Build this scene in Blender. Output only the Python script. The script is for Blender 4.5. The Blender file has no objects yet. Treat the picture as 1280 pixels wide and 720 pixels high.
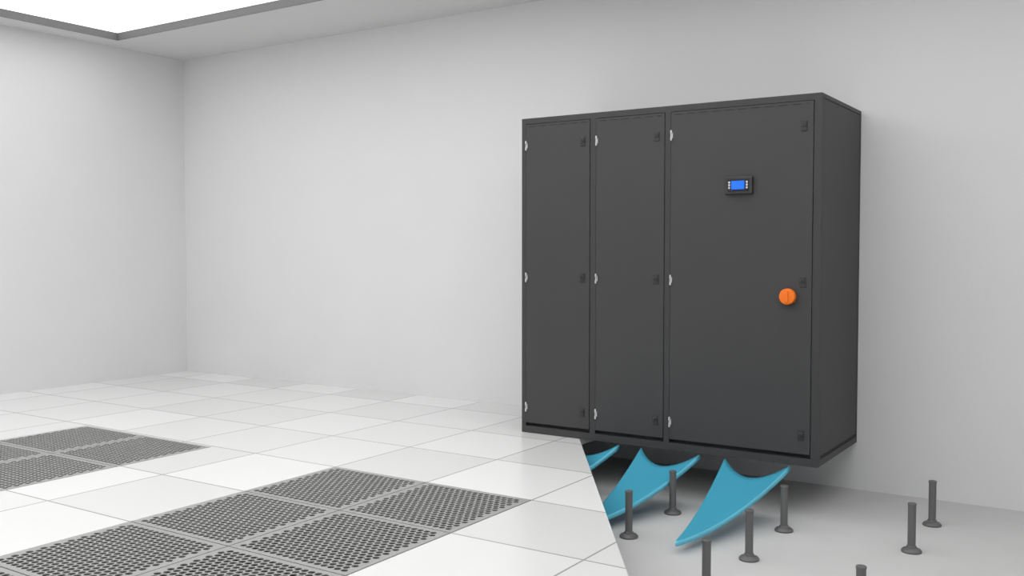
import bpy, bmesh, math, random
from mathutils import Vector, Matrix
random.seed(4)
scene = bpy.context.scene
scene.view_settings.view_transform = 'Standard'
scene.view_settings.look = 'None'

# ------------------------------------------------------------------ materials
def mat(name, col, rough=0.5, metal=0.0, spec=0.5, noise=0.0, nscale=3.0, bump=0.0, bscale=200.0, emit=None, estr=0.0):
    m = bpy.data.materials.new(name); m.use_nodes = True
    nt = m.node_tree; b = nt.nodes['Principled BSDF']
    c = (*col, 1.0)
    b.inputs['Base Color'].default_value = c
    b.inputs['Roughness'].default_value = rough
    b.inputs['Metallic'].default_value = metal
    b.inputs['Specular IOR Level'].default_value = spec
    tc = nt.nodes.new('ShaderNodeTexCoord')
    n = nt.nodes.new('ShaderNodeTexNoise')
    n.inputs['Scale'].default_value = nscale; n.inputs['Detail'].default_value = 4
    nt.links.new(tc.outputs['Object'], n.inputs['Vector'])
    mx = nt.nodes.new('ShaderNodeMix'); mx.data_type = 'RGBA'
    k = max(noise, 0.01)
    mx.inputs[6].default_value = (*[v*(1-k) for v in col], 1)
    mx.inputs[7].default_value = (*[min(1, v*(1+k)) for v in col], 1)
    nt.links.new(n.outputs['Fac'], mx.inputs[0])
    nt.links.new(mx.outputs[2], b.inputs['Base Color'])
    if bump > 0:
        n2 = nt.nodes.new('ShaderNodeTexNoise'); n2.inputs['Scale'].default_value = bscale
        nt.links.new(tc.outputs['Object'], n2.inputs['Vector'])
        bp = nt.nodes.new('ShaderNodeBump'); bp.inputs['Strength'].default_value = bump
        bp.inputs['Distance'].default_value = 0.002
        nt.links.new(n2.outputs['Fac'], bp.inputs['Height']); nt.links.new(bp.outputs['Normal'], b.inputs['Normal'])
    if emit:
        b.inputs['Emission Color'].default_value = (*emit, 1); b.inputs['Emission Strength'].default_value = estr
    return m

M_wall = mat('painted_plaster', (0.78,0.78,0.785), 0.8, spec=0.2, noise=0.02, nscale=2.5, bump=0.3, bscale=60)
M_ceil = mat('ceiling_paint', (0.70,0.70,0.70), 0.85, spec=0.2, noise=0.01)
M_sub = mat('concrete_screed', (0.60,0.60,0.60), 0.8, spec=0.2, noise=0.04, nscale=6, bump=0.2, bscale=80)
M_trim = mat('recess_trim_grey', (0.16,0.16,0.16), 0.6)
M_panel = mat('luminous_panel', (0.9,0.9,0.9), 0.5, emit=(1,1,0.99), estr=1.3)
M_cab = mat('charcoal_powder_coat', (0.056,0.056,0.058), 0.55, spec=0.3, noise=0.05, nscale=8, bump=0.15, bscale=900)
M_door = mat('charcoal_door_coat', (0.060,0.060,0.062), 0.55, spec=0.3, noise=0.04, nscale=8, bump=0.15, bscale=900)
M_dark = mat('gap_shade_and_part_black', (0.012,0.012,0.012), 0.7)  # painted shade in the cabinet gaps, also plain black parts
M_latch = mat('black_latch_plastic', (0.03,0.03,0.032), 0.4)
M_chrome = mat('satin_chrome', (0.72,0.72,0.72), 0.25, metal=0.8)
M_orange = mat('orange_switch_plastic', (1.0,0.20,0.005), 0.4)
M_lcd = mat('blue_lcd', (0.01,0.12,0.8), 0.2, emit=(0.01,0.14,1.0), estr=0.6)
M_white = mat('white_button', (0.7,0.7,0.72), 0.4)
M_blue = mat('cyan_arrow_plastic', (0.055,0.36,0.52), 0.5, spec=0.3)
M_blue2 = mat('cyan_arrow_lit_edge', (0.16,0.62,0.82), 0.5, spec=0.3)  # lighter copy of the arrow blue, painting a lit edge
M_ped = mat('galvanised_pedestal', (0.14,0.14,0.14), 0.5, metal=0.2)
M_perf = mat('grey_steel_grille', (0.36,0.36,0.355), 0.45, metal=0.1)
M_void = mat('hole_shade_black', (0.02,0.02,0.02), 0.8)  # black for painted shade below the grille holes

def tile_mat():
    m = bpy.data.materials.new('white_access_floor_tiles'); m.use_nodes = True
    nt = m.node_tree; b = nt.nodes['Principled BSDF']
    tc = nt.nodes.new('ShaderNodeTexCoord')
    mp = nt.nodes.new('ShaderNodeMapping')
    mp.inputs['Location'].default_value = (0.296+0.62*40+0.0, 2.21+0.62*40, 0)
    nt.links.new(tc.outputs['Object'], mp.inputs['Vector'])
    br = nt.nodes.new('ShaderNodeTexBrick')
    br.offset = 0.0; br.squash = 1.0
    br.inputs['Scale'].default_value = 1.0
    br.inputs['Brick Width'].default_value = 0.62
    br.inputs['Row Height'].default_value = 0.62
    br.inputs['Mortar Size'].default_value = 0.0045
    br.inputs['Mortar Smooth'].default_value = 0.1
    br.inputs['Color1'].default_value = (0.73,0.73,0.73,1)
    br.inputs['Color2'].default_value = (0.87,0.87,0.87,1)
    br.inputs['Mortar'].default_value = (0.36,0.36,0.36,1)
    nt.links.new(mp.outputs['Vector'], br.inputs['Vector'])
    nt.links.new(br.outputs['Color'], b.inputs['Base Color'])
    b.inputs['Roughness'].default_value = 0.25
    b.inputs['Specular IOR Level'].default_value = 0.45
    bp = nt.nodes.new('ShaderNodeBump'); bp.invert = True
    bp.inputs['Strength'].default_value = 0.4; bp.inputs['Distance'].default_value = 0.002
    nt.links.new(br.outputs['Fac'], bp.inputs['Height']); nt.links.new(bp.outputs['Normal'], b.inputs['Normal'])
    return m
M_tile = tile_mat()

# ------------------------------------------------------------------ helpers
def obj(name, me, m=None, parent=None):
    o = bpy.data.objects.new(name, me); scene.collection.objects.link(o)
    if m: me.materials.append(m)
    if parent: o.parent = parent
    return o
def multi(name, boxes, m, parent=None, bev=0.0, seg=1):
    bm = bmesh.new()
    for (x0,x1,y0,y1,z0,z1) in boxes:
        r = bmesh.ops.create_cube(bm, size=1)
        for v in r['verts']:
            v.co = Vector(((x0+x1)/2+v.co.x*(x1-x0), (y0+y1)/2+v.co.y*(y1-y0), (z0+z1)/2+v.co.z*(z1-z0)))
    if bev: bmesh.ops.bevel(bm, geom=bm.edges[:], offset=bev, segments=seg, profile=0.6, affect='EDGES')
    me = bpy.data.meshes.new(name); bm.to_mesh(me); bm.free()
    return obj(name, me, m, parent)
def box(name, x0,x1,y0,y1,z0,z1, m, parent=None, bev=0.0):
    return multi(name, [(x0,x1,y0,y1,z0,z1)], m, parent, bev, 2)
def lathe(name, prof, m, parent=None, n=32, axis='Z', loc=(0,0,0), smooth=True):
    bm = bmesh.new(); rings=[]
    for r,z in prof:
        rings.append([bm.verts.new((r*math.cos(2*math.pi*i/n), r*math.sin(2*math.pi*i/n), z)) for i in range(n)])
    for a,b in zip(rings[:-1], rings[1:]):
        for i in range(n):
            f = bm.faces.new((a[i],a[(i+1)%n],b[(i+1)%n],b[i])); f.smooth = smooth
    bm.faces.new(rings[0][::-1]); bm.faces.new(rings[-1])
    if axis=='Y': bmesh.ops.rotate(bm, verts=bm.verts, cent=(0,0,0), matrix=Matrix.Rotation(math.radians(90),3,'X'))
    bmesh.ops.translate(bm, verts=bm.verts, vec=loc)
    me = bpy.data.meshes.new(name); bm.to_mesh(me); bm.free()
    try: me.set_sharp_from_angle(angle=math.radians(35))
    except Exception: pass
    return obj(name, me, m, parent)

# ------------------------------------------------------------------ room
XL, XR, YB, YF = -4.35, 5.0, 0.0, -8.6
ZS, ZC = -0.285, 2.95
T = 0.12
box('wall_back', XL-T, XR+T, YB, YB+T, ZS, ZC+0.2, M_wall)
box('wall_left', XL-T, XL, YF, YB, ZS, ZC+0.2, M_wall)
box('wall_right', XR, XR+T, YF, YB, ZS, ZC+0.2, M_wall)
box('wall_front', XL-T, XR+T, YF-T, YF, ZS, ZC+0.2, M_wall)
box('subfloor', XL, XR, YF, YB, ZS-0.02, ZS, M_sub)

PX0,PX1,PY0,PY1 = -4.07, 4.3, -7.6, -0.883
multi('ceiling', [(XL,PX0,YF,YB,ZC,ZC+0.1),(PX1,XR,YF,YB,ZC,ZC+0.1),(PX0,PX1,YF,PY0,ZC,ZC+0.1),(PX0,PX1,PY1,YB,ZC,ZC+0.1)], M_ceil)
t=0.012
multi('trim_1', [(PX0,PX0+t,PY0,PY1,ZC-0.006,ZC+0.055),(PX1-t,PX1,PY0,PY1,ZC-0.006,ZC+0.055),
                 (PX0+t,PX1-t,PY0,PY0+t,ZC-0.006,ZC+0.055),(PX0+t,PX1-t,PY1-t,PY1,ZC-0.006,ZC+0.055)], M_trim)
box('ceiling_light_panel', PX0+t,PX1-t,PY0+t,PY1-t, ZC+0.055, ZC+0.075, M_panel)

# raised floor with openings for the grilles and the cut-away
TS = 0.62
G1 = (-0.296, -0.296+2*TS, -2.21-4*TS, -2.21)
G2 = (-2.51, -2.51+2*TS, -2.23-2*TS, -2.23)
CUTX = 0.42; CUTY=-0.83
xs = sorted({XL, G2[0],G2[1],G1[0],G1[1],CUTX,XR}); ys = sorted({YF,G1[2],G2[2],G2[3],G1[3],CUTY,YB})
bm = bmesh.new(); V={}
def gv(x,y):
    if (x,y) not in V: V[(x,y)] = bm.verts.new((x,y,0))
    return V[(x,y)]
for i in range(len(xs)-1):
    for j in range(len(ys)-1):
        cx,cy=(xs[i]+xs[i+1])/2,(ys[j]+ys[j+1])/2
        if any(g[0]<cx<g[1] and g[2]<cy<g[3] for g in (G1,G2)): continue
        if cy>CUTY and cx>CUTX: continue
        bm.faces.new((gv(xs[i],ys[j]),gv(xs[i+1],ys[j]),gv(xs[i+1],ys[j+1]),gv(xs[i],ys[j+1])))
low = [f for f in bm.faces if f.calc_center_median().y < CUTY]
nrm = Vector((0.8348,0.5505,0))
geom = set(low)
for f in low: geom.update(f.edges); geom.update(f.verts)
bmesh.ops.bisect_plane(bm, geom=list(geom), plane_co=(CUTX,CUTY,0), plane_no=nrm, clear_outer=False)
dl = [f for f in bm.faces if f.calc_center_median().y<CUTY and (f.calc_center_median()-Vector((CUTX,CUTY,0))).dot(nrm)>1e-5]
bmesh.ops.delete(bm, geom=dl, context='FACES')
me = bpy.data.meshes.new('floor'); bm.to_mesh(me); bm.free()
fl = obj('floor', me, M_tile)
so = fl.modifiers.new('thickness','SOLIDIFY'); so.thickness=0.04; so.offset=-1

# ------------------------------------------------------------------ perforated tiles (real punched holes)
def perf_mesh():
    bm = bmesh.new()
    S=TS; e=0.003; b=0.026
    def quad(x0,x1,y0,y1,zz=0.0,mi=0):
        f=bm.faces.new([bm.verts.new(p) for p in ((x0,y0,zz),(x1,y0,zz),(x1,y1,zz),(x0,y1,zz))]); f.material_index=mi
    x0,x1=e,S-e
    quad(x0,x1,x0,b); quad(x0,x1,S-b,x1); quad(x0,b,b,S-b); quad(S-b,x1,b,S-b)
    nx=17; ny=20
    w=(S-2*b)/nx; h=(S-2*b)/ny
    def cell(cx0,cx1,cy0,cy1):
        mx,my=(cx0+cx1)/2,(cy0+cy1)/2
        out=[(cx1,my),(cx1,cy1),(mx,cy1),(cx0,cy1),(cx0,my),(cx0,cy0),(mx,cy0),(cx1,cy0)]
        ri=0.425*min(w*1.0,h*1.15)
        inn=[(mx+ri*1.08*math.cos(k*math.pi/4), my+ri*math.sin(k*math.pi/4)) for k in range(8)]
        vo=[bm.verts.new((*p,0)) for p in out]; vi=[bm.verts.new((*p,0)) for p in inn]; vd=[bm.verts.new((*p,-0.004)) for p in inn]
        for k in range(8):
            k2=(k+1)%8
            bm.faces.new((vo[k],vo[k2],vi[k2],vi[k])); bm.faces.new((vi[k],vi[k2],vd[k2],vd[k]))
    for j in range(ny):
        y0=b+j*h; off = 0 if j%2==0 else 0.5*w
        n = nx if j%2==0 else nx-1
        if j%2:
            quad(b,b+off,y0,y0+h); quad(S-b-off,S-b,y0,y0+h)
        for i in range(n): cell(b+off+i*w, b+off+(i+1)*w, y0, y0+h)
    for d in (e, S-e):
        a,c=e,S-e
        bm.faces.new([bm.verts.new(p) for p in ((a,d,0),(c,d,0),(c,d,-0.04),(a,d,-0.04))])
        bm.faces.new([bm.verts.new(p) for p in ((d,a,0),(d,c,0),(d,c,-0.04),(d,a,-0.04))])
    quad(e,S-e,e,S-e,-0.04,1)  # added black sheet, stands in for the dark under the holes
    me=bpy.data.meshes.new('perforated_floor_tile'); bm.to_mesh(me); bm.free()
    me.materials.append(M_perf); me.materials.append(M_void)
    return me
pm = perf_mesh()
for g,nx_,ny_ in ((G1,2,4),(G2,2,2)):
    for i in range(nx_):
        for j in range(ny_):
            o=bpy.data.objects.new('perforated_floor_tile',pm); scene.collection.objects.link(o)
            o.location=(g[0]+i*TS, g[2]+j*TS, 0.001)

# ------------------------------------------------------------------ cooling cabinet
W,D,H=1.865,0.83,1.98
cab = bpy.data.objects.new('cooling_cabinet', None); scene.collection.objects.link(cab)
z0=0.002
yf=-D
box('body', 0.008, W-0.008, yf+0.034, -0.002, z0+0.004, H-0.004, M_cab, cab)
doors=[(0.033,0.487),(0.531,0.975),(1.015,1.823)]
zt=H-0.038; zb=0.066; g=0.003; rb=0.044
fr=[(0,doors[0][0]-g,yf,yf+0.04,z0,H),(doors[2][1]+g,W,yf,yf+0.04,z0,H),
    (doors[0][0]-g,doors[2][1]+g,yf,yf+0.04,zt+g,H),(doors[0][0]-g,doors[2][1]+g,yf,yf+0.04,z0,rb),
    (doors[0][1]+g,doors[1][0]-g,yf,yf+0.04,rb,zt+g),(doors[1][1]+g,doors[2][0]-g,yf,yf+0.04,rb,zt+g)]
multi('front_frame', fr, M_cab, cab)
box('door_gap_shade', 0.02, W-0.02, yf+0.024, yf+0.032, z0+0.02, H-0.02, M_dark, cab)  # black sheet painting the shade seen between doors and frame
for k,(a,b) in enumerate(doors):
    box(f'door_{k+1}', a, b, yf-0.004, yf+0.022, zb, zt, M_door, cab, bev=0.002)
    multi(f'door_hem_{k+1}', [(a+0.02+i*0.075, min(b-0.02,a+0.02+i*0.075+0.05), yf-0.0055, yf-0.003, zt-0.016, zt-0.0125) for i in range(int((b-a-0.04)/0.075)+1)], M_dark, cab)
    for hi,hz in enumerate((1.81,0.985,0.165)):
        hx=a+0.004
        multi(f'hinge_leaf_{k+1}_{hi+1}', [(hx-0.007,hx+0.009,yf-0.008,yf-0.003,hz-0.018,hz+0.018)], M_chrome, cab, bev=0.0015)
        lathe(f'hinge_pin_{k+1}_{hi+1}', [(0.002,-0.032),(0.0065,-0.028),(0.0065,-0.010),(0.0035,-0.008),(0.0035,0.008),(0.0065,0.010),(0.0065,0.028),(0.002,0.032)], M_chrome, cab, n=16, loc=(hx,yf-0.010,hz))
        lx=b-0.048
        box(f'latch_plate_{k+1}_{hi+1}', lx-0.017,lx+0.017, yf-0.009,yf-0.003, hz-0.026,hz+0.030, M_latch, cab, bev=0.0028)
        lathe(f'latch_cam_{k+1}_{hi+1}', [(0.013,0.0),(0.013,0.006),(0.010,0.008),(0.004,0.008)], M_cab, cab, n=20, axis='Y', loc=(lx,yf-0.008,hz+0.008))
        box(f'latch_key_{k+1}_{hi+1}', lx-0.002,lx+0.002, yf-0.018,yf-0.015, hz+0.001,hz+0.015, M_dark, cab)
for nm,s in (('right',W),('left',0)):
    sg = -1 if s else 1
    def X(a,b): 
        p,q=s+sg*a, s+sg*b
        return (min(p,q),max(p,q))
    xa=X(0.0,0.012)
    multi(f'side_frame_{nm}', [(*xa,yf+0.04,-0.024,z0,0.038),(*xa,yf+0.04,-0.024,H-0.022,H),(*xa,-0.024,-0.002,z0,H)], M_cab, cab)
    multi(f'side_panel_{nm}', [(*X(0.001,0.007),yf+0.044,-0.027,0.056,H-0.025)], M_cab, cab, bev=0.002)
    box(f'side_gap_shade_{nm}', *X(0.0045,0.0075), yf+0.04,-0.024, 0.03,H-0.02, M_dark, cab)  # black sheet painting the shade around the side panel
box('top_cap', 0.012, W-0.012, yf+0.04, -0.002, H-0.004, H, M_cab, cab)
dx,dz=1.4246,1.511
box('display_housing', dx-0.078,dx+0.078, yf-0.028,yf-0.003, dz-0.048,dz+0.048, M_latch, cab, bev=0.006)
box('display_bezel', dx-0.060,dx+0.060, yf-0.031,yf-0.027, dz-0.033,dz+0.033, M_dark, cab, bev=0.002)
box('display_screen', dx-0.038,dx+0.036, yf-0.033,yf-0.030, dz-0.022,dz+0.024, M_lcd, cab)
multi('display_buttons', [(dx+s*0.050-0.005,dx+s*0.050+0.005,yf-0.034,yf-0.030,dz-0.019+i*0.015,dz-0.008+i*0.015) for s in (-1,1) for i in range(3)], M_white, cab, bev=0.001)
kx,kz=1.7037,0.909
lathe('isolator_collar', [(0.034,0),(0.034,0.012),(0.030,0.014)], M_latch, cab, axis='Y', loc=(kx,yf-0.003,kz))
lathe('isolator_knob', [(0.040,0),(0.043,0.004),(0.043,0.026),(0.040,0.031),(0.030,0.033)], M_orange, cab, axis='Y', loc=(kx,yf-0.014,kz), n=48)
box('isolator_grip', kx-0.009,kx+0.009, yf-0.054,yf-0.044, kz-0.032,kz+0.032, M_orange, cab, bev=0.004)

# ------------------------------------------------------------------ airflow arrows
def arrow(cx):
    bm=bmesh.new(); NS,NT=24,16
    grid=[]
    y0c,z0c=-0.95,-0.080; y1,z1=-1.76,-0.230; hw=0.185
    for i in range(NS+1):
        s=i/NS; row=[]
        for j in range(NT+1):
            t_=-1+2*j/NT
            w=hw*((1-s)*0.97+0.03)
            y=y0c+(y1-y0c)*s + 0.12*(abs(t_)**1.7)*(1-s)**2
            z=z0c+(z1-z0c)*(1-(1-s)**1.8) + 0.065*(abs(t_)**2)*(1-s)**2.5
            x=cx-0.065*s + w*t_
            row.append(bm.verts.new((x,y,z)))
        grid.append(row)
    for i in range(NS):
        for j in range(NT):
            f=bm.faces.new((grid[i][j],grid[i+1][j],grid[i+1][j+1],grid[i][j+1])); f.smooth=True
    bmesh.ops.recalc_face_normals(bm, faces=bm.faces)
    me=bpy.data.meshes.new('airflow_arrow'); bm.to_mesh(me); bm.free()
    o=obj('airflow_arrow', me, M_blue); me.materials.append(M_blue2)
    m=o.modifiers.new('s','SOLIDIFY'); m.thickness=0.026; m.offset=0; m.material_offset_rim=1  # rim takes the lighter blue, brightness put into its colour
    m.use_even_offset=False
    return o
for cx in (0.51,1.02,1.535): arrow(cx)

# ------------------------------------------------------------------ pedestals
prof=[(0.046,0.0),(0.047,0.008),(0.040,0.016),(0.024,0.022),(0.022,0.030),(0.0185,0.032),(0.0185,0.225),(0.020,0.226),(0.020,0.234),(0.018,0.236)]
first=None
for (x,y) in ((1.155,-1.63),(1.16,-1.105),(1.772,-1.095),(1.78,-1.638),(2.388,-1.098),(2.388,-0.567),(1.788,-2.18),(2.41,-2.175)):
    if first is None:
        p=lathe('floor_pedestal', prof, M_ped); first=p
    else:
        p=bpy.data.objects.new('floor_pedestal', first.data); scene.collection.objects.link(p)
    p.location=(x,y,ZS)

# ------------------------------------------------------------------ world + camera
w=bpy.data.worlds.new('world'); scene.world=w; w.use_nodes=True
w.node_tree.nodes['Background'].inputs['Color'].default_value=(0.8,0.8,0.8,1)
w.node_tree.nodes['Background'].inputs['Strength'].default_value=0.3
cd=bpy.data.cameras.new('camera'); cam=bpy.data.objects.new('camera',cd); scene.collection.objects.link(cam)
cam.location=(3.289,-5.932,1.155)
cam.rotation_euler=(math.radians(90-2.245),0,math.radians(33.4))
cd.lens=1199/1280*36; cd.sensor_width=36; cd.clip_start=0.05
scene.camera=cam
